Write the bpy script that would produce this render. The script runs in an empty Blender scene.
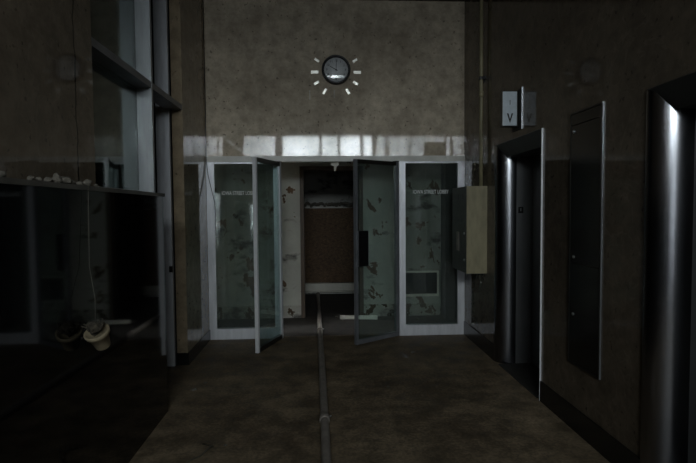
import bpy, bmesh, math, random
from mathutils import Vector, Matrix, noise
random.seed(7)
SC = bpy.context.scene
COL = SC.collection
PI = math.pi

# ------------------------------------------------------------------ materials
def srgb(r, g, b):
    f = lambda c: (c/255/12.92) if c/255 <= .04045 else ((c/255+.055)/1.055)**2.4
    return (f(r), f(g), f(b), 1)

class Mat:
    def __init__(s, name):
        s.m = bpy.data.materials.new(name); s.m.use_nodes = True
        s.nt = s.m.node_tree; s.N = s.nt.nodes; s.L = s.nt.links
        s.b = s.N['Principled BSDF']; s.out = s.N['Material Output']
        s.geo = s.N.new('ShaderNodeNewGeometry')
    def link(s, a, b): s.L.new(a, b)
    def noise(s, scale, detail=4, rough=.55, stretch=None, dist=0):
        n = s.N.new('ShaderNodeTexNoise'); n.inputs['Scale'].default_value = scale
        n.inputs['Detail'].default_value = detail; n.inputs['Roughness'].default_value = rough
        n.inputs['Distortion'].default_value = dist
        if stretch:
            mp = s.N.new('ShaderNodeMapping'); mp.inputs['Scale'].default_value = stretch
            s.link(s.geo.outputs['Position'], mp.inputs['Vector']); s.link(mp.outputs[0], n.inputs['Vector'])
        else: s.link(s.geo.outputs['Position'], n.inputs['Vector'])
        return n.outputs['Fac']
    def ramp(s, fac, stops):
        r = s.N.new('ShaderNodeValToRGB'); e = r.color_ramp.elements
        while len(e) < len(stops): e.new(.5)
        for i, (p, c) in enumerate(stops):
            e[i].position = p; e[i].color = c if len(c) == 4 else (*c, 1)
        s.link(fac, r.inputs[0]); return r.outputs[0]
    def mix(s, fac, a, b, mode='MIX'):
        n = s.N.new('ShaderNodeMix'); n.data_type = 'RGBA'; n.blend_type = mode
        for v, k in ((fac, 0), (a, 6), (b, 7)):
            if hasattr(v, 'links') or isinstance(v, bpy.types.NodeSocket): s.link(v, n.inputs[k])
            else: n.inputs[k].default_value = v
        return n.outputs[2]
    def math(s, op, a, b=0, clamp=False):
        n = s.N.new('ShaderNodeMath'); n.operation = op; n.use_clamp = clamp
        for v, k in ((a, 0), (b, 1)):
            if isinstance(v, bpy.types.NodeSocket): s.link(v, n.inputs[k])
            else: n.inputs[k].default_value = v
        return n.outputs[0]
    def bump(s, h, strength=.2, dist=.01):
        n = s.N.new('ShaderNodeBump'); n.inputs['Strength'].default_value = strength
        n.inputs['Distance'].default_value = dist; s.link(h, n.inputs['Height'])
        s.link(n.outputs[0], s.b.inputs['Normal'])
    def set(s, **k):
        for a, v in k.items():
            i = s.b.inputs[a.replace('_', ' ')]
            if isinstance(v, bpy.types.NodeSocket): s.link(v, i)
            else: i.default_value = v
        return s

G = lambda v: (v, v, v, 1)

def marble(name, c0, c1, rough, crack=None, spec=.5):
    M = Mat(name)
    n1 = M.noise(1.3, 6, .65); n2 = M.noise(9, 7, .7); n3 = M.noise(26, 2, .5)
    base = M.ramp(n1, [(.3, c0), (.7, c1)])
    base = M.mix(.6, base, M.ramp(n2, [(.36, G(.42)), (.64, G(1))]), 'MULTIPLY')
    spots = M.ramp(n3, [(.66, G(0)), (.73, G(1))])
    base = M.mix(M.math('MULTIPLY', spots, .55), base, srgb(24, 18, 14))
    # faint thin veins
    v = M.noise(3.0, 3, .5, None, 1.5)
    vein = M.ramp(v, [(.485, G(0)), (.5, G(1)), (.515, G(0))])
    base = M.mix(M.math('MULTIPLY', vein, .12), base, srgb(150, 140, 125))
    if crack:
        sp = M.N.new('ShaderNodeSeparateXYZ'); M.link(M.geo.outputs['Position'], sp.inputs[0])
        wob = M.math('MULTIPLY', M.math('SUBTRACT', M.noise(2.5, 4, .6, (0, 0, 1)), .5), .14)
        d = M.math('ABSOLUTE', M.math('SUBTRACT', M.math('SUBTRACT', sp.outputs[1], crack), wob))
        c = M.math('LESS_THAN', d, .007)
        base = M.mix(M.math('MULTIPLY', c, .92), base, srgb(14, 11, 9))
        M.set(Base_Color=base)
    M.set(Base_Color=base, Roughness=rough, Specular_IOR_Level=spec)
    M.bump(M.noise(1.1, 2, .5), .03, .02)
    return M.m

def plain(name, c, rough=.5, metal=0, var=.25, scale=9, stretch=None, bump=0):
    M = Mat(name)
    n = M.noise(scale, 4, .6, stretch)
    lo = tuple(x*(1-var) for x in c[:3]) + (1,); hi = tuple(min(1, x*(1+var)) for x in c[:3]) + (1,)
    M.set(Base_Color=M.ramp(n, [(.3, lo), (.7, hi)]), Roughness=rough, Metallic=metal)
    if bump: M.bump(M.noise(scale*3, 3), bump, .01)
    return M.m

def steel(name, c, r0, r1):
    M = Mat(name)
    n = M.noise(3, 4, .6, (6, 6, .6)); d = M.noise(2.2, 5, .6)
    M.set(Base_Color=M.mix(M.math('MULTIPLY', d, .5), c, tuple(x*.45 for x in c[:3]) + (1,)), Metallic=1.0,
          Roughness=M.ramp(n, [(.3, G(r0)), (.7, G(r1))]))
    return M.m

def plaster(name, base, under, thr, dark=None, sc=1.6):
    M = Mat(name)
    n = M.noise(sc, 7, .62, (1, 1, .8), .4); g = M.noise(1.1, 5, .6)
    paint = M.mix(M.ramp(g, [(.35, G(0)), (.75, G(.8))]), base, tuple(x*.45 for x in base[:3]) + (1,))
    peel = M.ramp(n, [(thr, G(0)), (thr+.012, G(1))])
    edge = M.ramp(n, [(thr-.02, G(0)), (thr-.002, G(1)), (thr, G(0))])
    und = M.ramp(M.noise(7, 4), [(.3, tuple(x*.5 for x in under[:3])+(1,)), (.7, under)])
    c = M.mix(peel, paint, und)
    c = M.mix(M.math('MULTIPLY', edge, .5), c, srgb(190, 190, 180))
    if dark:
        bl = M.ramp(M.noise(2.3, 5, .6, (1, 1, 1.8)), [(dark, G(0)), (dark+.1, G(1))])
        c = M.mix(M.math('MULTIPLY', bl, .85), c, srgb(26, 24, 22))
    M.set(Base_Color=c, Roughness=.85, Specular_IOR_Level=.2)
    M.bump(n, .4, .02)
    return M.m

def glass(name, tint, dust):
    M = Mat(name); N = M.N
    lw = N.new('ShaderNodeLayerWeight'); lw.inputs['Blend'].default_value = .5
    F = M.math('ADD', M.math('MULTIPLY', M.math('POWER', lw.outputs['Facing'], 5), .95), .05, True)
    tr = N.new('ShaderNodeBsdfTransparent'); tr.inputs[0].default_value = tint
    gl = N.new('ShaderNodeBsdfGlossy'); gl.inputs['Roughness'].default_value = .015; gl.inputs[0].default_value = (.95, 1, .98, 1)
    df = N.new('ShaderNodeBsdfDiffuse'); df.inputs[0].default_value = srgb(150, 160, 155)
    m1 = N.new('ShaderNodeMixShader'); m2 = N.new('ShaderNodeMixShader')
    st = M.ramp(M.noise(4, 6, .65, (1, 1, .35)), [(.35, G(dust*.35)), (.7, G(dust*1.8))])
    M.link(st, m1.inputs[0]); M.link(tr.outputs[0], m1.inputs[1]); M.link(df.outputs[0], m1.inputs[2])
    M.link(F, m2.inputs[0]); M.link(m1.outputs[0], m2.inputs[1]); M.link(gl.outputs[0], m2.inputs[2])
    M.link(m2.outputs[0], M.out.inputs[0])
    return M.m

STONE_A, STONE_B = srgb(118, 106, 92), srgb(150, 138, 122)
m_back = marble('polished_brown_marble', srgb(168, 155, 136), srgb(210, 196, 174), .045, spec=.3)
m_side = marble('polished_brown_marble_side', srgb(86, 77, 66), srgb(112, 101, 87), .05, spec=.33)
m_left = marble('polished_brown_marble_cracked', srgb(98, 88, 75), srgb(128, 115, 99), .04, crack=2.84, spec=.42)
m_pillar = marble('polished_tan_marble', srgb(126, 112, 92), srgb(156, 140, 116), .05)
def black_granite():
    M = Mat('polished_black_granite')
    n = M.noise(90, 2, .5)
    M.set(Base_Color=M.ramp(n, [(.55, srgb(9, 9, 10)), (.75, srgb(30, 31, 32))]), Roughness=.05, Specular_IOR_Level=.5)
    M.bump(M.noise(.9, 2), .02, .02)
    return M.m
m_black = black_granite()
m_base = plain('black_baseboard_stone', srgb(20, 21, 20), .25, var=.3)
m_alu = steel('brushed_aluminium', srgb(196, 199, 203), .30, .42)
m_aludull = plain('weathered_aluminium', srgb(204, 205, 209), .42, .35, var=.12, scale=5, stretch=(4, 4, .7))
m_steel = steel('polished_stainless_steel', srgb(138, 139, 143), .20, .23)
m_steeldoor = steel('dull_stainless_steel', srgb(104, 105, 106), .4, .5)
m_darkmetal = plain('dark_bronze_metal', srgb(44, 42, 38), .35, .5, var=.2)
m_panel = plain('dark_polished_panel', srgb(26, 26, 25), .16, .2, var=.2)
m_blackp = plain('black_plastic', srgb(14, 14, 15), .35, var=.1)
m_beige = plain('aged_beige_paint', srgb(134, 126, 98), .5, var=.22, scale=5, stretch=(3, 3, 1), bump=.1)
m_boxdark = plain('worn_dark_enamel', srgb(66, 68, 62), .45, var=.4, scale=14)
m_pipe = plain('dusty_grey_conduit', srgb(140, 132, 124), .45, .3, var=.25, scale=12)
m_white = plain('off_white_paint', srgb(196, 192, 180), .6, var=.12, scale=7)
m_bar = plain('satin_white_metal', srgb(240, 236, 225), .36, .75, var=.05)
m_blackrough = plain('matt_dark_plate', srgb(40, 38, 34), .8)
m_enamel = plain('white_enamel', srgb(225, 220, 205), .4, var=.05)
m_steelflat = steel('brushed_stainless_steel', srgb(150, 151, 152), .42, .5)
m_trimwhite = plain('pale_painted_header', srgb(205, 203, 194), .45, var=.14, scale=6)
m_face = plain('clock_dial', srgb(222, 224, 224), .5, var=.05)
m_black = m_black
m_chip = plain('crumbled_plaster', srgb(98, 93, 84), .9, var=.3, scale=30)
m_pot = plain('pale_clay', srgb(132, 120, 96), .7, var=.2, scale=30)
m_soil = plain('dry_soil', srgb(62, 56, 46), .95, var=.6, scale=60, bump=.5)
m_wire = plain('tarnished_wire', srgb(84, 80, 70), .5, .4)
m_wood = plain('dark_stained_wood', srgb(62, 47, 32), .6, var=.35, scale=6, stretch=(6, 6, .6))
m_plast = plaster('peeling_white_plaster', srgb(176, 176, 166), srgb(104, 82, 62), .585, dark=.575, sc=3.4)
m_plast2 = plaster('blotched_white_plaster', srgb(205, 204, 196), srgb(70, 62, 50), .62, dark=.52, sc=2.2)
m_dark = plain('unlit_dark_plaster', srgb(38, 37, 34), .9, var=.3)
m_ceil = plain('sooty_ceiling', srgb(70, 66, 58), .7, var=.2)
m_rear = plain('dark_painted_panel', srgb(52, 50, 46), .5, var=.25)
m_letter = plain('white_vinyl_letter', srgb(240, 240, 238), .6, var=.2, scale=40)
m_lamp = plain('milky_lantern_plate', srgb(178, 186, 192), .35, var=.12, scale=16)
m_scrap = plain('peeling_paint_flake', srgb(190, 186, 174), .8, var=.2)
m_glass = glass('dusty_green_glass', (.70, .755, .74, 1), .05)
m_leafglass = glass('clearer_green_glass', (.80, .87, .86, 1), .045)
m_wglass = glass('clear_window_glass', (.93, .95, .95, 1), .02)
def clockglass():
    M = Mat('clock_cover_glass'); N = M.N
    lw = N.new('ShaderNodeLayerWeight'); lw.inputs['Blend'].default_value = .5
    F = M.math('ADD', M.math('MULTIPLY', M.math('POWER', lw.outputs['Facing'], 5), .95), .06, True)
    tr = N.new('ShaderNodeBsdfTransparent'); gl = N.new('ShaderNodeBsdfGlossy'); gl.inputs['Roughness'].default_value = .01
    m = N.new('ShaderNodeMixShader'); M.link(F, m.inputs[0]); M.link(tr.outputs[0], m.inputs[1]); M.link(gl.outputs[0], m.inputs[2])
    M.link(m.outputs[0], M.out.inputs[0]); return M.m
m_cglass = clockglass()
def osb():
    M = Mat('brown_particle_board')
    n = M.noise(22, 5, .7, (1, 1, 1.6), .8); w = M.noise(1.4, 4)
    c = M.ramp(n, [(.3, srgb(50, 38, 27)), (.5, srgb(92, 70, 50)), (.72, srgb(122, 98, 72))])
    M.set(Base_Color=M.mix(.6, c, M.ramp(w, [(.3, G(.5)), (.7, G(1))]), 'MULTIPLY'), Roughness=.8)
    M.bump(n, .3); return M.m
m_osb = osb()
m_skirt = plaster('scuffed_skirting', srgb(160, 158, 148), srgb(80, 66, 50), .55, dark=.5, sc=5)
m_leaf = plain('shaded_leaf_frame', srgb(120, 122, 126), .4, .4, var=.2, scale=6)  # aluminium greyed down, so the right leaf's shade is in its colour
m_alight = plain('bright_aluminium_edge', srgb(226, 226, 228), .35, .2, var=.08)
def floor_mat():
    M = Mat('grimy_terrazzo_floor')
    a = M.noise(.9, 6, .65); b = M.noise(5, 6, .7); s = M.noise(45, 3, .6)
    c = M.ramp(a, [(.3, srgb(92, 78, 60)), (.7, srgb(160, 142, 116))])
    c = M.mix(.85, c, M.ramp(b, [(.36, G(.3)), (.62, G(1))]), 'MULTIPLY')
    c = M.mix(.5, c, M.ramp(s, [(.40, G(.4)), (.60, G(1))]), 'MULTIPLY')
    pale = M.ramp(M.noise(3.4, 6, .7, None, .6), [(.66, G(0)), (.74, G(1))])
    c = M.mix(M.math('MULTIPLY', pale, .35), c, srgb(150, 142, 128))
    M.set(Base_Color=c, Roughness=M.ramp(b, [(.35, G(.5)), (.7, G(.8))]), Specular_IOR_Level=.3)
    M.bump(b, .25, .01)
    return M.m
m_floor = floor_mat()

# ------------------------------------------------------------------ mesh tools
def bm_box(bm, lo, hi, bevel=0):
    b = bmesh.new() if bevel else bm
    x0, y0, z0 = lo; x1, y1, z1 = hi
    v = [b.verts.new(p) for p in ((x0,y0,z0),(x1,y0,z0),(x1,y1,z0),(x0,y1,z0),(x0,y0,z1),(x1,y0,z1),(x1,y1,z1),(x0,y1,z1))]
    for f in ((3,2,1,0),(4,5,6,7),(0,1,5,4),(1,2,6,5),(2,3,7,6),(3,0,4,7)): b.faces.new([v[i] for i in f])
    if bevel:
        bmesh.ops.bevel(b, geom=list(b.edges), offset=bevel, segments=2, affect='EDGES', profile=.6)
        me = bpy.data.meshes.new('t'); b.to_mesh(me); b.free(); bm.from_mesh(me); bpy.data.meshes.remove(me)
    return bm
def box(lo, hi, bevel=0): return bm_box(bmesh.new(), lo, hi, bevel)
def boxes(*bs, bevel=0):
    bm = bmesh.new()
    for lo, hi in bs: bm_box(bm, lo, hi, bevel)
    return bm
def tube(bm, pts, r, seg=12, cap=True):
    pts = [Vector(p) for p in pts]; rings = []
    up = None
    for i, p in enumerate(pts):
        d = (pts[min(i+1, len(pts)-1)] - pts[max(i-1, 0)]).normalized()
        if up is None: up = Vector((0, 0, 1)) if abs(d.z) < .9 else Vector((1, 0, 0))
        a = d.cross(up).normalized(); up = a.cross(d).normalized()
        rr = r[i] if isinstance(r, (list, tuple)) else r
        rings.append([bm.verts.new(p + a*math.cos(t)*rr + up*math.sin(t)*rr) for t in (2*PI*k/seg for k in range(seg))])
    for A, B in zip(rings, rings[1:]):
        for k in range(seg):
            f = bm.faces.new((A[k], A[(k+1) % seg], B[(k+1) % seg], B[k])); f.smooth = True
    if cap: bm.faces.new(rings[0][::-1]); bm.faces.new(rings[-1])
    return bm
def lathe(bm, prof, seg=32, axis='z', c=(0, 0, 0), smooth=True):
    rings = []
    for r, h in prof:
        ring = []
        for k in range(seg):
            t = 2*PI*k/seg; a, b = r*math.cos(t), r*math.sin(t)
            p = (a, b, h) if axis == 'z' else ((a, -h, b) if axis == 'y' else (-h, a, b))
            ring.append(bm.verts.new((p[0]+c[0], p[1]+c[1], p[2]+c[2])))
        rings.append(ring)
    for A, B in zip(rings, rings[1:]):
        for k in range(seg):
            f = bm.faces.new((A[k], A[(k+1) % seg], B[(k+1) % seg], B[k])); f.smooth = smooth
    if prof[0][0] > 1e-6: bm.faces.new(rings[0][::-1])
    if prof[-1][0] > 1e-6: bm.faces.new(rings[-1])
    bmesh.ops.remove_doubles(bm, verts=bm.verts, dist=1e-6)
    return bm
def lump(r, seed, squash=.6):
    r *= .8
    bm = bmesh.new(); bmesh.ops.create_icosphere(bm, subdivisions=2, radius=r)
    for v in bm.verts:
        n = noise.noise(v.co/r*1.3 + Vector((seed*3.1, seed, 0)))
        v.co *= 1 + .55*n; v.co.z *= squash
    lo = min(v.co.z for v in bm.verts)
    for v in bm.verts: v.co.z = max(v.co.z - lo - r*.12, 0)
    return bm
def text_bm(s, size, depth=.001):
    cu = bpy.data.curves.new('t', 'FONT'); cu.body = s; cu.size = size; cu.extrude = depth
    cu.align_x = 'CENTER'; cu.align_y = 'CENTER'
    o = bpy.data.objects.new('t', cu); COL.objects.link(o)
    bpy.context.view_layer.update()
    me = bpy.data.meshes.new_from_object(o.evaluated_get(bpy.context.evaluated_depsgraph_get()))
    bm = bmesh.new(); bm.from_mesh(me); bpy.data.meshes.remove(me)
    bpy.data.objects.remove(o); bpy.data.curves.remove(cu)
    return bm
def xf(bm, M): bmesh.ops.transform(bm, matrix=M, verts=bm.verts); return bm
def T(x, y, z): return Matrix.Translation((x, y, z))
def R(a, ax): return Matrix.Rotation(a, 4, ax)

def tag(o, label=None, cat=None, group=None, kind=None):
    for k, v in (('label', label), ('category', cat), ('group', group), ('kind', kind)):
        if v: o[k] = v
    return o
def wloc(o):
    v = Vector((0, 0, 0))
    while o: v += o.location; o = o.parent
    return v
def obj(name, bm, mat, parent=None, local=False, origin=None):
    """one mesh object; bm is in world coordinates unless local"""
    if not local:
        if parent is not None: off = wloc(parent)
        elif origin is not None: off = Vector(origin)
        else:
            lo = [min(v.co[i] for v in bm.verts) for i in range(3)]; hi = [max(v.co[i] for v in bm.verts) for i in range(3)]
            off = Vector(((lo[0]+hi[0])/2, (lo[1]+hi[1])/2, lo[2]))
        bmesh.ops.translate(bm, verts=bm.verts, vec=-off)
    bmesh.ops.recalc_face_normals(bm, faces=bm.faces)
    me = bpy.data.meshes.new(name); bm.to_mesh(me); bm.free()
    me.materials.append(mat)
    o = bpy.data.objects.new(name, me); COL.objects.link(o); o.parent = parent
    if parent is None and not local: o.location = off
    return o
def thing(name, label, cat, loc, rotz=0, group=None, kind=None):
    o = bpy.data.objects.new(name, None); COL.objects.link(o); o.empty_display_size = .1
    o.location = loc; o.rotation_euler = (0, 0, rotz)
    return tag(o, label, cat, group, kind)
def struct(name, bm, mat, parent=None, label=None, cat=None):
    o = obj(name, bm, mat, parent)
    if parent is None: tag(o, label, cat, None, 'structure')
    return o

# ------------------------------------------------------------------ dimensions (metres)
XL, XB, XR = -1.335, -1.184, 1.718      # left marble wall, black granite front, right wall
YB, YR = 5.95, -4.2                     # storefront plane, rear (street) wall
ZC, ZT = 3.97, 2.155                    # ceiling, top of storefront
E1 = (3.866, 4.735); E2 = (1.566, 2.435)  # elevator clear openings along y
ZE = 2.015; DO = .125                   # clear height, width of steel trim

# ------------------------------------------------------------------ the room
struct('floor', box((-3.2, YR-.2, -.1), (2.9, YB+.06, 0)), m_floor)
struct('floor', box((-3.2, YB+.06, -.1), (2.9, 9.6, 0)), plain('dark_vestibule_floor', srgb(44, 39, 33), .85, var=.5, scale=7, bump=.3))  # darker, blotchier tone than the lobby floor
struct('ceiling', box((-3.2, YR-.2, ZC), (2.9, YB+.25, ZC+.12)), m_ceil)
d = DO-.012
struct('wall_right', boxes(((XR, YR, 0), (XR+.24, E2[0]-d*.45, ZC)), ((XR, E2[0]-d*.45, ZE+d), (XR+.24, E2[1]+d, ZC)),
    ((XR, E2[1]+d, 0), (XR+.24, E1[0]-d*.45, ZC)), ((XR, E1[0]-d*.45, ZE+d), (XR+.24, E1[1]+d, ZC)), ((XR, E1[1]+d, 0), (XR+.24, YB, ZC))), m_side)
struct('wall_left', box((XL-.5, YR, 0), (XL, 3.05, ZC)), m_left)
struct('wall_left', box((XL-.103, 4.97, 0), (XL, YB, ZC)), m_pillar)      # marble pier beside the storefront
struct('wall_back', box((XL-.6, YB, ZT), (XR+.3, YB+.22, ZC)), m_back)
# baseboards
struct('baseboard_right', boxes(((XR-.012, E1[1]+DO, 0), (XR, YB-.03, .16))), m_base)
struct('baseboard_right', boxes(((XR-.012, E2[1]+DO, 0), (XR, E1[0]-DO*.45, .16))), m_base)
struct('baseboard_right', boxes(((XR-.012, YR, 0), (XR, E2[0]-DO*.45, .16))), m_base)
struct('baseboard_left', boxes(((XL, 4.958, 0), (XL+.012, YB-.03, .12)), ((XL-.115, 4.958, 0), (XL, 4.97, .12))), m_base)
# dark rooms behind the openings (shafts, side room, vestibule, rear passage)
for a, b in (E1, E2):
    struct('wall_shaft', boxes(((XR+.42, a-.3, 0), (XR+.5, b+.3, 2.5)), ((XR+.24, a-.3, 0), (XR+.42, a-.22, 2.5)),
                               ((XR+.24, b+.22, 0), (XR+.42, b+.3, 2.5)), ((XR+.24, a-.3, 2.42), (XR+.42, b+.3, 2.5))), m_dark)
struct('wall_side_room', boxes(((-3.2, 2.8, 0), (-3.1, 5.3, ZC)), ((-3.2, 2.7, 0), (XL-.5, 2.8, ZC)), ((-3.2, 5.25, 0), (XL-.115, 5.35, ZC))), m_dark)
VY = 7.05
DX0, DX1, DZ = -.30, .585, 2.13
struct('wall_vestibule', boxes(((XL-.5, VY, 0), (DX0, VY+.15, 2.5)), ((DX1, VY, 0), (XR+.3, VY+.15, 2.5)), ((DX0, VY, DZ), (DX1, VY+.15, 2.5))), m_plast)
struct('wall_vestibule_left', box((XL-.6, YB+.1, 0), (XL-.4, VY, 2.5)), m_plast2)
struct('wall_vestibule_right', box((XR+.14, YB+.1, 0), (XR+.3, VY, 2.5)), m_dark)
struct('ceiling_vestibule', box((XL-.6, YB+.22, 2.42), (XR+.3, VY+.15, 2.52)), m_ceil)
struct('wall_passage_back', box((-1.2, 9.0, 0), (1.6, 9.12, 2.6)), m_plast2)
struct('wall_passage', boxes(((-1.2, VY+.15, 0), (-1.1, 9.0, 2.6)), ((1.5, VY+.15, 0), (1.6, 9.0, 2.6))), m_dark)
struct('ceiling_passage', box((-1.2, VY+.15, 2.5), (1.6, 9.1, 2.6)), m_ceil)
# rough doorway lining between vestibule and passage
struct('trim_doorway', boxes(((DX0, VY-.025, 0), (DX0+.055, VY+.17, DZ)), ((DX1-.055, VY-.025, 0), (DX1, VY+.17, DZ)), ((DX0, VY-.025, DZ-.055), (DX1, VY+.17, DZ))), m_wood)

# particle board, white skirting rail and rubble ledge at the end of the passage
tag(obj('particle_board', box((-.75, 8.965, .21), (1.1, 8.995, 1.55)), m_osb),
    'brown particle board sheet closing off the dark far doorway', 'board')
t = thing('white_plank', 'long white plank lying across the far doorway below brown board', 'plank', (.15, 8.93, .03))
obj('plank_body', box((-.7, 8.9, .07), (1.0, 8.96, .205), .008), m_white, t)
obj('lower_lip', box((-.7, 8.86, .05), (1.0, 8.96, .07), .004), m_white, t)
for x in (-.62, .92): obj('support_block', box((x, 8.91, 0), (x+.06, 8.955, .05)), m_wood, t)
bm = bmesh.new()
for i in range(60):
    l = lump(random.uniform(.03, .05), i, .8); me = bpy.data.meshes.new('t'); l.to_mesh(me); l.free()
    n0 = len(bm.verts); bm.from_mesh(me); bpy.data.meshes.remove(me); bm.verts.ensure_lookup_table()
    off = Vector((-.72 + i*.03, 8.955 + random.uniform(-.01, .0), 1.56 + random.uniform(0, .055)))
    for v in bm.verts[n0:]: v.co += off
tag(obj('plaster_rubble', bm, m_chip), 'line of crumbled white plaster rubble along top of brown particle board', 'rubble', None, 'stuff')

# ------------------------------------------------------------------ rear (street) wall behind the camera: clerestory and boarded doors
panes = [(-1.235, -.03), (.03, .55), (.61, 1.285), (1.345, 1.66)]
gaps = [(-.27, -.12, .3, 1.88), (.34, .39, .3, 1.78), (.59, .73, .3, 2.10)]
z0w, z1w = 2.98, 3.88
bs = [((XL-.3, YR-.12, z1w), (XR+.3, YR, ZC)), ((XL-.3, YR-.12, 2.10), (XR+.3, YR, z0w)), ((XL-.3, YR-.12, 0), (XR+.3, YR, .3))]
xs = [XL-.3] + [v for p in panes for v in p] + [XR+.3]
for i in range(0, len(xs), 2): bs.append(((xs[i], YR-.12, z0w), (xs[i+1], YR, z1w)))
xs = [XL-.3] + [v for g in gaps for v in g[:2]] + [XR+.3]
for i in range(0, len(xs), 2): bs.append(((xs[i], YR-.12, .3), (xs[i+1], YR, 2.10)))
for g in gaps:
    if g[3] < 2.1: bs.append(((g[0], YR-.12, g[3]), (g[1], YR, 2.10)))
struct('wall_front', boxes(*bs), m_rear)
k = 1
for (a, b, c, e) in [(p[0], p[1], z0w, z1w) for p in panes] + list(gaps):
    w = struct('window_%d' % k, boxes(((a, YR-.05, c), (a+.02, YR+.015, e)), ((b-.02, YR-.05, c), (b, YR+.015, e)),
               ((a+.02, YR-.05, c), (b-.02, YR+.015, c+.02)), ((a+.02, YR-.05, e-.02), (b-.02, YR+.015, e))), m_aludull)
    struct('pane', box((a+.02, YR-.035, c+.02), (b-.02, YR-.029, e-.02)), m_wglass, w)
    L = bpy.data.lights.new('sky_portal', 'AREA'); L.shape = 'RECTANGLE'; L.size = b-a; L.size_y = e-c
    L.cycles.is_portal = True
    lo = bpy.data.objects.new('sky_portal', L); COL.objects.link(lo); lo.location = ((a+b)/2, YR-.13, (c+e)/2)
    lo.rotation_euler = (PI/2, 0, 0)
    k += 1
struct('ground', box((-14, -30, -.2), (14, YR-.2, -.1)), plain('asphalt', srgb(60, 60, 60), .9))

# ------------------------------------------------------------------ black granite half wall
t = thing('granite_wainscot', 'tall polished black granite half wall with dusty ledge, left side', 'half wall', (XB-.08, -.2, 0))
obj('granite_slab', boxes(((XL+.002, YR, 0), (XB, 3.82, 1.632)), ((XL-.11, 3.055, 0), (XL+.002, 3.82, 1.632))), m_black, t)
obj('ledge_cap', boxes(((XL+.002, YR, 1.632), (XB+.012, 3.828, 1.655)), ((XL-.11, 3.055, 1.632), (XL+.002, 3.828, 1.655))),
    plain('dusty_ledge_stone', srgb(96, 94, 88), .5, var=.3, scale=8), t)
# plaster chunks along the ledge
spots = [(2.17, .022), (2.215, .03), (2.26, .022), (2.305, .03), (2.352, .024), (2.40, .036), (2.452, .036), (2.50, .03), (2.545, .031), (2.60, .03), (2.66, .031), (1.99, .022), (2.78, .014)]
places = ['first of the low row at left', 'second of the low row at left', 'third of the low row at left', 'low one left of the tallest', 'flat one touching tallest piece', 'tallest and most upright of heap',
          'just right of tallest piece', 'second right of tallest piece', 'third right of tallest piece', 'towards right end of heap', 'last one of the heap', 'lone one at the far left', 'tiny one nearest window frame']
for i, (y, r) in enumerate(spots):
    o = obj('plaster_chunk', lump(r*(.8+.3*math.sin(i*5.3)), i+11, .75 if i != 5 else 1.3), m_chip, None, local=True)
    o.location = (XB-.032 + .012*math.sin(i*2.1), y, 1.656); o.rotation_euler[2] = i*1.3; o.scale = (1, 1.1, 1) if i != 5 else (.55, .55, .6)
    tag(o, 'crumbled plaster chunk on black granite ledge, ' + places[i], 'debris', 'plaster chunks on the black granite ledge')

# hanging flower pot
px, py, pz = XB+.078, 2.56, .845
t = thing('hanging_flower_pot', 'small pale clay pot hanging on a wire against black granite wall', 'flower pot', (px, py, pz))
tilt = T(px, py, pz) @ R(.5, 'X') @ R(-.12, 'Y') @ Matrix.Scale(.9, 4)
obj('pot', xf(lathe(bmesh.new(), [(.0, 0), (.036, 0), (.04, .008), (.054, .085), (.064, .088), (.068, .112), (.062, .116), (.055, .11), (.05, .095), (.0, .093)]), tilt), m_pot, t)
bm = bmesh.new()
s = lump(.05, 4, 1.0); xf(s, tilt @ T(0, 0, .09)); me = bpy.data.meshes.new('t'); s.to_mesh(me); s.free(); bm.from_mesh(me)
for i in range(26):
    a = i*2.4; r = .025+.02*random.random()
    tube(bm, [tuple(tilt @ Vector((r*.4*math.cos(a), r*.4*math.sin(a), .11))), tuple(tilt @ Vector((r*1.0*math.cos(a), r*1.0*math.sin(a), .13+.02*random.random()))),
              tuple(tilt @ Vector((r*1.3*math.cos(a+.3), r*1.3*math.sin(a+.3), .14+.035*random.random())))], .0035, 5)
obj('dried_plant', bm, m_soil, t)
obj('wire', tube(bmesh.new(), [(px-.02, py-.04, pz+.12), (px-.02, py-.035, pz+.25), (XB+.025, py-.012, 1.25), (XB+.016, py+.02, 1.60), (XB+.016, py+.025, 1.657), (XB-.03, py+.03, 1.66)], .0013, 6), m_wire, t)

# ------------------------------------------------------------------ aluminium window wall in the left recess
xg = XL-.115
w = struct('window_8', box((xg, 4.085, 0), (XL, 4.12, ZC)), plain('grey_anodised_mullion', srgb(150, 154, 156), .4, .3, var=.12, stretch=(4, 4, .5)))       # deep mullion fin
struct('transom_bar', boxes(((xg-.04, 3.05, 2.50), (XL-.002, 4.085, 2.55)), ((xg-.04, 4.12, 2.50), (XL-.002, 4.968, 2.55))), m_leaf, w)
struct('upper_pane', box((xg-.01, 3.07, 2.55), (xg, 4.085, 3.93)), m_glass, w)
struct('lower_pane', box((xg-.01, 3.07, 1.66), (xg, 4.085, 2.50)), m_glass, w)
struct('side_rail', box((xg-.04, 3.05, 1.655), (xg+.02, 3.08, ZC)), m_darkmetal, w)
struct('sill_rail', box((xg-.03, 3.08, 1.655), (xg+.03, 4.085, 1.685)), m_aludull, w)
struct('top_rail', box((xg-.04, 3.05, 3.93), (xg+.02, 4.968, ZC)), m_darkmetal, w)
struct('door_jamb', boxes(((xg-.13, 4.93, 0), (xg-.003, 4.968, ZC))), m_aludull, w)
struct('hinge', box((xg-.03, 4.91, .93), (xg+.0, 4.932, .99)), m_blackp, w)
struct('wall_left', boxes(((xg-.02, 3.055, 0), (xg, 4.085, 1.65))), m_dark)

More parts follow.
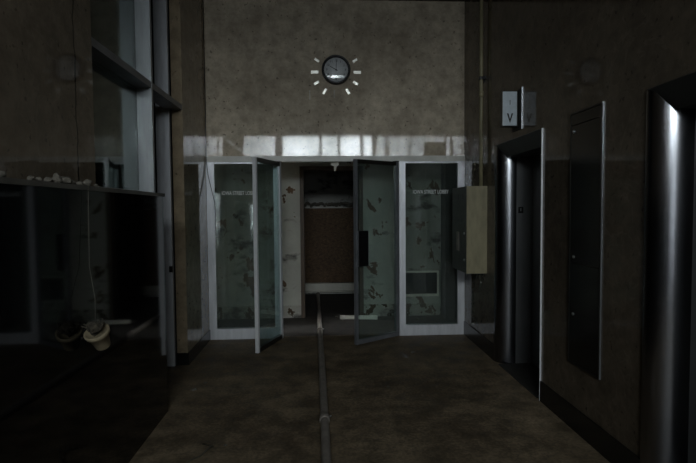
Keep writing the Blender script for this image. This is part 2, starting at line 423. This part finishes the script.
# ------------------------------------------------------------------ storefront between lobby and vestibule
yf0, yf1 = YB-.03, YB+.05
XA, XH0, XH1, XZ = XL+.002, -.50, .925, XR-.002
struct('trim_1', boxes(((XA, YB-.035, ZT-.065), (XZ, YB+.06, ZT))), m_trimwhite)
def sidelite(n, x0, x1, post_l, post_r, lx, size, ws):
    w = struct('window_%d' % n, boxes(((x0, yf0, 0), (x0+post_l, yf1, ZT-.065)), ((x1-post_r, yf0, 0), (x1, yf1, ZT-.065)),
        ((x0+post_l, yf0, 0), (x1-post_r, yf1, .125)), ((x0+post_l, yf0+.01, ZT-.085), (x1-post_r, yf1, ZT-.065))), m_aludull)
    struct('glass_pane', box((x0+post_l, YB, .125), (x1-post_r, YB+.008, ZT-.085)), m_glass, w)
    struct('glazing_bead', boxes(((x0+post_l, yf0+.008, .125), (x0+post_l+.012, yf0+.02, ZT-.085)), ((x1-post_r-.012, yf0+.008, .125), (x1-post_r, yf0+.02, ZT-.085))), m_aludull, w)
    tb = text_bm('IOWA STREET LOBBY', size, .0006)
    xsz = max(v.co.x for v in tb.verts) - min(v.co.x for v in tb.verts)
    xf(tb, T(lx, YB-.004, 1.725) @ R(PI/2, 'X') @ Matrix.Diagonal((ws/xsz, 1, 1, 1)))
    struct('lettering', tb, m_letter, w)
    return w
sidelite(9, XA, XH0, .075, .05, -.965, .064, .40)
sidelite(10, XH1, XZ, .065, .07, 1.31, .064, .43)

def leaf(n, hx, hy, ang, sgn, handle):
    """door leaf: hinge at the origin, leaf runs along local x*sgn; local -y is the lobby face"""
    r = thing('door_%d' % n, None, None, (hx, hy, 0), ang, kind='structure')
    Lw, z0, z1 = .66, .008, ZT-.075
    def b(a, c, m, nm, p=r, bev=0):
        lo = (min(a[0]*sgn, c[0]*sgn), a[1], a[2]); hi = (max(a[0]*sgn, c[0]*sgn), c[1], c[2])
        return obj(nm, box(lo, hi, bev), m, p, local=True)
    h = .02
    b((0, -h, z0), (.038, h, z1), m_aludull if n == 1 else m_leaf, 'hinge_stile')
    b((Lw-.03, -h, z0), (Lw, h, z1), m_alight if n == 1 else m_leaf, 'lock_stile')  # left leaf in bright tone, right leaf in grey with shade painted in
    b((.038, -h, z0), (Lw-.03, h, z0+.05), m_darkmetal if n == 1 else m_leaf, 'bottom_rail')
    b((.038, -h, z1-.045), (Lw-.03, h, z1), m_darkmetal, 'top_rail')
    b((.038, -.004, z0+.05), (Lw-.03, .004, z1-.045), m_leafglass, 'glass_pane')
    # pivots
    b((.0, -.03, z1), (.05, .03, z1+.01), m_blackp, 'pivot')
    if handle:
        p = b((Lw-.175, handle*.026-.004, .885), (Lw-.022, handle*.026+.004, 1.285), m_blackp, 'push_plate', bev=.003)
        b((Lw-.03, handle*.034-.006, .885), (Lw-.016, handle*.034+.006, 1.285), m_alu, 'pull_edge', bev=.003)
    return r
leaf(1, -.485, YB-.035, math.atan2(.585, .20), -1, 0)     # left leaf, swung into the lobby
leaf(2, .905, YB-.035, -math.atan2(-.375, .53)+0, -1, -1)   # right leaf, less open

# black cable at the corner of the left sidelite
tag(obj('loose_cable', tube(bmesh.new(), [(-1.326, YB-.045, ZC-.01), (-1.326, YB-.045, 2.4), (-1.325, YB-.045, 2.08), (-1.31, YB-.045, 1.93), (-1.27, YB-.045, 1.75), (-1.24, YB-.045, 1.62), (-1.232, YB-.045, 1.45)], .0045, 6), m_blackp),
    'thin black cable dangling down corner of the left glass sidelite', 'cable')
# paint flake hanging from the header
bm = bmesh.new()
P = [(-.045, 0, 0), (.04, 0, 0), (.05, -.01, -.03), (.02, -.02, -.055), (.012, -.012, -.10), (-.008, -.014, -.115), (-.012, -.02, -.05), (-.04, -.008, -.035)]
A = [bm.verts.new((.165+x, YB+.055+y, ZT-.065+z)) for x, y, z in P]; B = [bm.verts.new((.165+x, YB+.061+y, ZT-.065+z)) for x, y, z in P]
bm.faces.new(A); bm.faces.new(B[::-1])
for i in range(len(P)): bm.faces.new((A[i], B[i], B[(i+1) % 8], A[(i+1) % 8]))
tag(obj('paint_flake', bm, m_scrap), 'ragged white paint flake hanging from header above open doorway', 'paint flake')

# ------------------------------------------------------------------ vestibule contents
t = thing('wall_grille', 'rectangular mesh vent grille in pale frame seen behind right glass', 'grille', (1.41, VY, .29))
obj('backing', box((1.17, VY-.006, .30), (1.65, VY, .625)), m_blackp, t)
obj('frame', boxes(((1.155, VY-.025, .275), (1.665, VY-.006, .31)), ((1.155, VY-.025, .615), (1.665, VY-.006, .64)),
                   ((1.155, VY-.025, .31), (1.18, VY-.006, .615)), ((1.64, VY-.025, .31), (1.665, VY-.006, .615))), m_enamel, t)
g = bmesh.new()
for i in range(1, 14): bm_box(g, (1.18+i*.033, VY-.014, .31), (1.184+i*.033, VY-.010, .615))
for i in range(1, 9): bm_box(g, (1.18, VY-.017, .31+i*.034), (1.64, VY-.014, .314+i*.034))
obj('mesh', g, m_darkmetal, t)
tag(obj('wooden_upright', box((1.69, VY-.30, 0), (1.82, VY-.03, 2.40), .004), m_dark), 'dark timber upright standing behind the right glass sidelite', 'post')
bm = box((-.26, -.022, 0), (.26, .022, .05), .006); xf(bm, T(.50, 6.86, .003) @ R(-.12, 'Z'))
tag(obj('broken_batten', bm, m_white), 'short broken white batten lying on floor just past open doors', 'batten')
for i, (x, y, r) in enumerate([(.20, 6.95, .03), (.27, 6.80, .022), (1.30, 6.75, .03), (1.48, 6.55, .022), (-.9, 6.6, .03)]):
    o = obj('plaster_crumb', lump(r, 40+i, .6), m_chip, None, local=True); o.location = (x, y, .001)
    tag(o, ['pale plaster crumb left of broken white batten beyond doors', 'small plaster crumb in front of broken white batten', 'plaster crumb on floor under the wall grille',
            'smaller plaster crumb behind right glass sidelite', 'plaster crumb on floor behind left glass sidelite'][i], 'debris', 'plaster crumbs on the vestibule floor')
# skirting left in vestibule
struct('baseboard_vestibule', boxes(((XL-.4, VY-.02, 0), (DX0-.0, VY, .17)), ((DX1, VY-.02, 0), (XR+.14, VY, .17))), m_skirt)

# ------------------------------------------------------------------ long conduit on the floor
t = thing('floor_conduit', 'long grey metal pipe lying on floor from foreground through open doors', 'pipe', (0, 5, 0))
pts = [(.028, 1.6, .031), (.018, 2.4, .031), (.008, 3.4, .031), (-.006, 4.4, .031), (-.024, 5.5, .031), (-.045, 6.8, .031), (-.078, 8.8, .031)]
obj('pipe_run', tube(bmesh.new(), pts, .030, 16), m_pipe, t)
def atp(y):
    for a, b in zip(pts, pts[1:]):
        if a[1] <= y <= b[1]:
            k = (y-a[1])/(b[1]-a[1]); return tuple(a[i]+k*(b[i]-a[i]) for i in range(3))
for y in (3.52, 6.15, 8.76):
    bm = bmesh.new(); tube(bm, [atp(y-.04), atp(y-.034), atp(y), atp(y+.034), atp(y+.038)], [.033, .038, .038, .038, .033], 16)
    obj('coupling', bm, m_pipe if y < 8 else m_wire, t)
    c = atp(y); bm = bmesh.new(); tube(bm, [(c[0]+.034, c[1]+.02, c[2]+.006), (c[0]+.050, c[1]+.02, c[2]+.012)], .007, 8)
    obj('set_screw', bm, m_alu, t)

# loose bits on the lobby floor
tag(obj('bent_wire', tube(bmesh.new(), [(-.86, 2.95, .006), (-.80, 3.03, .012), (-.765, 3.08, .006), (-.725, 3.13, .03), (-.71, 3.165, .022), (-.735, 3.20, .012), (-.79, 3.24, .006)], .0045, 6), m_wire),
    'short bent wire scrap lying on floor near lower left', 'wire')
chips = [(-1.10, 4.25, .035, 'pale chip on floor near foot of tan marble pier'), (-1.04, 4.42, .022, 'small pale chip just behind chip near marble pier'),
         (1.36, 2.42, .016, 'tiny pale chip on floor beside right black baseboard'), (.95, 5.2, .03, 'pale plaster crumb before bottom corner of right door'),
         (-.64, 3.22, .014, 'tiny crumb beside the bent wire scrap'), (-.35, 4.9, .016, 'tiny crumb left of pipe before left open door'), (.55, 4.2, .014, 'tiny crumb on floor right of the pipe'),
         (-.9, 5.3, .018, 'small crumb before left glass sidelite')]
for i, (x, y, r, lb) in enumerate(chips):
    o = obj('floor_chip', lump(r, 70+i, .35), m_chip, None, local=True); o.location = (x, y, .0005); o.rotation_euler[2] = i
    tag(o, lb, 'debris', 'chips scattered on the lobby floor')

# ------------------------------------------------------------------ wall clock with radiating hour bars
cx, cz = .188, 3.155
t = thing('wall_clock', 'round black-rimmed wall clock reading ten with white hour bars around', 'clock', (cx, YB, cz-.165))
def disc(prof, seg=48): return xf(lathe(bmesh.new(), prof, seg, 'y'), T(cx, YB, cz))
obj('case', disc([(0, 0), (.160, 0), (.168, .02), (.168, .055), (.160, .066), (.147, .066), (.143, .055), (.143, .030), (0, .030)]), m_blackp, t)
face = obj('dial', disc([(0, .030), (.1425, .0305), (.1425, .032), (0, .032)]), m_face, t)
for i in range(1, 13):
    a = PI/2 - i*PI/6; rr = .108
    tb = text_bm(str(i), .038, .0005); xf(tb, T(cx+rr*math.cos(a), YB-.0335, cz+rr*math.sin(a)) @ R(PI/2, 'X'))
    obj('numeral', tb, m_blackp, face)
def hand(a, l, w, off, nm):
    bm = bmesh.new(); bm_box(bm, (-w/2, -.001, -.02), (w/2, .001, l)); xf(bm, T(cx, YB-off, cz) @ R(a, 'Y')); obj(nm, bm, m_blackp, t)
hand(math.radians(-60), .082, .009, .036, 'hour_hand'); hand(math.radians(2), .112, .006, .040, 'minute_hand')
obj('hub', disc([(0, .033), (.008, .033), (.008, .044), (0, .044)], 16), m_blackp, t)
R0 = .8; sag = [(R0*math.sin(q), .058 + R0*math.cos(q) - R0*math.cos(math.asin(.1425/R0))) for q in [math.asin(.1425/R0)*j/14 for j in range(14, -1, -1)]]
sag[-1] = (0, sag[-1][1])
obj('cover_glass', disc(sag, 64), m_cglass, t)
for hr, rr, l, w in ((1.95, .262, .062, .028), (3, .250, .088, .036), (3.95, .262, .066, .030), (4.95, .262, .068, .031), (7.05, .262, .072, .028), (8.05, .262, .066, .030), (9, .250, .088, .036), (10.05, .262, .062, .028)):
    a = PI/2 - hr*PI/6
    bm = box((-l/2, -.006, -w/2), (l/2, 0, w/2), .0015); xf(bm, T(cx+rr*math.cos(a), YB, cz-.02+rr*math.sin(a)) @ R(-a, 'Y'))
    obj('hour_bar', bm, m_bar, t)
# glue ghosts of missing pieces
for x, z, h, lb in ((-.122, 2.87, .11, 'faint white glue streak on marble below clock, left one'), (.165, 2.88, .09, 'faint white glue streak on marble directly under the clock')):
    tag(obj('glue_streak', box((x-.006, YB-.002, z-h/2), (x+.006, YB, z+h/2)), plain('glue_residue', srgb(175, 170, 158), .7)), lb, 'glue mark', 'glue streaks under the clock')

# ------------------------------------------------------------------ elevators
def elevator(a, b, lab, yl):
    t = thing('elevator_entrance', lab, 'elevator', (XR, (a+b)/2, 0))
    LIP = .012
    arc = [(0, 2.06), (0, XR+.16)]
    for j in range(1, 17):
        q = j/16*PI/2; arc.append((DO-.004 - (DO-.004)*math.cos(q), XR+.16 - (.16+LIP)*math.sin(q)))
    arc += [(DO, XR-LIP), (DO, XR-.0005)]
    flat = [(0, 2.06), (0, XR+.06), (DO-.006, XR-LIP), (DO, XR-LIP), (DO, XR-.0005)]
    def sweep(prof, f, g, sm):
        bm = bmesh.new(); A = [bm.verts.new(f(p)) for p in prof]; B = [bm.verts.new(g(p)) for p in prof]
        for i in range(len(prof)-1):
            fc = bm.faces.new((A[i], A[i+1], B[i+1], B[i])); fc.smooth = sm and 0 < i < len(prof)-3
        return bm
    far0 = lambda p: (p[1], b+p[0], .0); far1 = lambda p: (p[1], b+p[0], ZE+DO-.002)
    farh = lambda p: (p[1], b+p[0], ZE+p[0])
    nr0 = lambda p: (p[1], a-p[0]*.45, .0); nr1 = lambda p: (p[1], a-p[0]*.45, ZE+p[0])
    jb = obj('jamb', sweep(arc, far0, far1, True), m_steel, t)
    jb.data.materials.append(m_steelflat); jb.data.polygons[0].material_index = 1
    obj('jamb', sweep(flat, nr0, nr1, False), m_steeldoor, t)
    obj('header', sweep(flat, nr1, farh, False), m_steeldoor, t)
    obj('edge_strip', box((XR-LIP-.002, a-DO*.45-.004, 0), (XR-.0005, a-DO*.45, ZE+DO)), m_alight, t)
    ym = (a+b)/2
    for y0, y1 in ((a+.001, ym-.0025), (ym+.0025, b-.001)):
        obj('door_panel', box((2.035, y0, .012), (2.058, y1, ZE+.0), .002), m_steeldoor, t)
    obj('sill', box((XR-.01, a+.001, -.001), (2.06, b-.001, .008)), m_blackrough, t)
    bm = box((1.895, b-.004, 1.475), (1.945, b, 1.535), .001)
    p = obj('floor_number_plate', bm, m_blackp, t)
    tb = text_bm('1', .045, .0008); xf(tb, T(1.92, b-.0048, 1.506) @ R(PI/2, 'X')); obj('numeral', tb, m_aludull, p)
    return t
elevator(*E1, 'farther polished steel elevator entrance beside the beige wall box', 0)
elevator(*E2, 'nearer polished steel elevator entrance at right edge of the view', 0)

# hall lantern
t = thing('elevator_lantern', 'white elevator hall lantern with down arrow above far elevator', 'lantern', (XR, 4.28, 2.23))
obj('wall_plate', box((XR-.008, 4.21, 2.20), (XR, 4.42, 2.545), .003), m_blackrough, t)
obj('plate_edge', box((XR-.010, 4.205, 2.20), (XR, 4.21, 2.55), .001), m_alu, t)
obj('housing', box((XR-.15, 4.285, 2.23), (XR-.008, 4.345, 2.535), .004), m_darkmetal, t)
obj('lens_plate', box((XR-.146, 4.277, 2.237), (XR-.022, 4.285, 2.528), .002), m_lamp, t)
bm = bmesh.new(); P = [(-.028, .03), (0, -.055), (.028, .03), (.014, .03), (0, -.018), (-.014, .03)]
A = [bm.verts.new((XR-.084+x, 4.2765, 2.312+z)) for x, z in P]; B = [bm.verts.new((XR-.084+x, 4.2742, 2.312+z)) for x, z in P]
for F in ((0, 1, 4, 5), (1, 2, 3, 4)): bm.faces.new([B[i] for i in F])
for i in range(6): bm.faces.new((A[i], A[(i+1) % 6], B[(i+1) % 6], B[i]))
obj('down_arrow', bm, m_darkmetal, t)
obj('up_arrow', xf(box((-.003, -.001, -.02), (.003, .001, .02)), T(XR-.084, 4.2755, 2.435)), m_boxdark, t)

# beige wall box with dark front
bx0 = XR-.215
t = thing('wall_phone_cabinet', 'beige metal wall cabinet with dark worn front beside the storefront', 'cabinet', (XR, 5.38, .845))
obj('cabinet_body', boxes(((bx0+.016, 5.11, .845), (XR, 5.132, 1.755)), ((bx0+.016, 5.66, .845), (XR, 5.68, 1.755)), ((bx0+.016, 5.132, 1.735), (XR, 5.66, 1.755)),
    ((bx0+.016, 5.132, .845), (XR, 5.66, .865)), ((XR-.02, 5.132, .865), (XR, 5.66, 1.735))), m_beige, t)
dr = obj('front_door', box((bx0, 5.11, .845), (bx0+.016, 5.68, 1.755), .002), m_boxdark, t)
obj('corner_edge', box((bx0-.004, 5.102, .845), (bx0+.018, 5.112, 1.755), .001), m_beige, t)
obj('vent_slot', boxes(((bx0-.003, 5.25, 1.62), (bx0, 5.37, 1.68)), ((bx0-.003, 5.42, 1.62), (bx0, 5.54, 1.68))), m_blackp, dr)
obj('coin_slot', box((bx0-.004, 5.28, 1.38), (bx0, 5.52, 1.42), .001), m_blackp, dr)
obj('name_tag', box((bx0-.003, 5.40, 1.06), (bx0, 5.50, 1.27)), m_pipe, dr)
for z in (1.26, .98): obj('latch', xf(lathe(bmesh.new(), [(0, 0), (.014, 0), (.014, .006), (.008, .014), (0, .014)], 14, 'x'), T(bx0, 5.19, z)), m_alu, dr)
# conduit rising from it
t = thing('wall_conduit', 'pale painted conduit running down right wall into beige cabinet', 'pipe', (XR-.045, 5.18, 1.755))
obj('pipe_run', tube(bmesh.new(), [(XR-.045, 5.18, 1.75), (XR-.045, 5.18, 2.3), (XR-.042, 5.19, 3.0), (XR-.045, 5.18, ZC)], .019, 12), m_beige, t)
obj('coupling', tube(bmesh.new(), [(XR-.045, 5.18, 2.68), (XR-.045, 5.18, 2.74)], .024, 12), m_beige, t)
obj('pipe_clamp', boxes(((XR-.07, 5.16, 2.86), (XR, 5.20, 2.89)), ((XR-.012, 5.20, 2.845), (XR, 5.28, 2.905))), m_blackp, t)

# flush service panel between the elevators
y0, y1, z0, z1 = 2.975, 3.365, .455, 2.165
t = thing('service_panel', 'tall flush dark metal service panel on wall between the two elevators', 'panel', (XR, 3.17, .455))
obj('frame', boxes(((XR-.012, y0, z0), (XR, y0+.012, z1)), ((XR-.012, y1-.012, z0), (XR, y1, z1)), ((XR-.012, y0+.012, z0), (XR, y1-.012, z0+.012)), ((XR-.012, y0+.012, z1-.012), (XR, y1-.012, z1))), m_darkmetal, t)
obj('near_edge_strip', box((XR-.010, y0-.003, z0), (XR, y0, z1)), m_alu, t)
for za, zb, lk in ((z0+.014, 1.145, .80), (1.15, 2.075, 1.19), (2.08, z1-.014, None)):
    dd = obj('panel_door', box((XR-.009, y0+.014, za), (XR-.001, y1-.014, zb), .0015), m_panel, t)
    if lk:
        obj('lock', xf(lathe(bmesh.new(), [(0, 0), (.011, 0), (.011, .006), (0, .006)], 14, 'x'), T(XR-.009, 3.30, lk)), m_alu, dd)
obj('lock', xf(lathe(bmesh.new(), [(0, 0), (.012, 0), (.012, .007), (0, .007)], 14, 'x'), T(XR-.009, 3.31, 2.035)), m_alu, t)

# ------------------------------------------------------------------ daylight
W = bpy.data.worlds.new('overcast'); SC.world = W; W.use_nodes = True
nt = W.node_tree; bg = nt.nodes['Background']
tc = nt.nodes.new('ShaderNodeTexCoord'); sp = nt.nodes.new('ShaderNodeSeparateXYZ'); nt.links.new(tc.outputs['Generated'], sp.inputs[0])
rp = nt.nodes.new('ShaderNodeValToRGB'); e = rp.color_ramp.elements
e[0].position = 0; e[0].color = (.35, .37, .40, 1); e[1].position = 1; e[1].color = (.86, .91, 1.0, 1)
x = e.new(.06); x.color = (.80, .84, .90, 1); x = e.new(.3); x.color = (.92, .96, 1, 1)
nz = nt.nodes.new('ShaderNodeTexNoise'); nz.inputs['Scale'].default_value = 22; nz.inputs['Detail'].default_value = 4
nt.links.new(tc.outputs['Generated'], nz.inputs['Vector'])
r2 = nt.nodes.new('ShaderNodeValToRGB'); r2.color_ramp.elements[0].position = .35; r2.color_ramp.elements[0].color = (.42, .44, .42, 1)
r2.color_ramp.elements[1].position = .62; nt.links.new(nz.outputs['Fac'], r2.inputs[0])
mx = nt.nodes.new('ShaderNodeMix'); mx.data_type = 'RGBA'; mx.blend_type = 'MULTIPLY'; mx.inputs[0].default_value = 1
nt.links.new(sp.outputs[2], rp.inputs[0]); nt.links.new(rp.outputs[0], mx.inputs[6]); nt.links.new(r2.outputs[0], mx.inputs[7])
nt.links.new(mx.outputs[2], bg.inputs[0]); bg.inputs[1].default_value = 9.0

# ------------------------------------------------------------------ camera
cam = bpy.data.cameras.new('camera'); cam.sensor_width = 36; cam.lens = 500/696*36; cam.clip_start = .05
co = bpy.data.objects.new('camera', cam); COL.objects.link(co)
r = Vector((.99856, -.052976, -.008421)); u = Vector((.010745, .043749, .998985)); b = Vector((-.052554, -.997637, .044255))
co.matrix_world = Matrix(((r.x, u.x, b.x, 0), (r.y, u.y, b.y, 0), (r.z, u.z, b.z, 1.5252), (0, 0, 0, 1)))
SC.camera = co
SC.view_settings.view_transform = 'Standard'; SC.view_settings.look = 'None'
SC.view_settings.gamma = 1; SC.view_settings.use_curve_mapping = False
SC.view_settings.exposure = 2.5
cy = SC.cycles; cy.max_bounces = 14; cy.diffuse_bounces = 6; cy.glossy_bounces = 8; cy.transparent_max_bounces = 16
cy.use_denoising = True; cy.sample_clamp_indirect = 4; cy.caustics_reflective = False
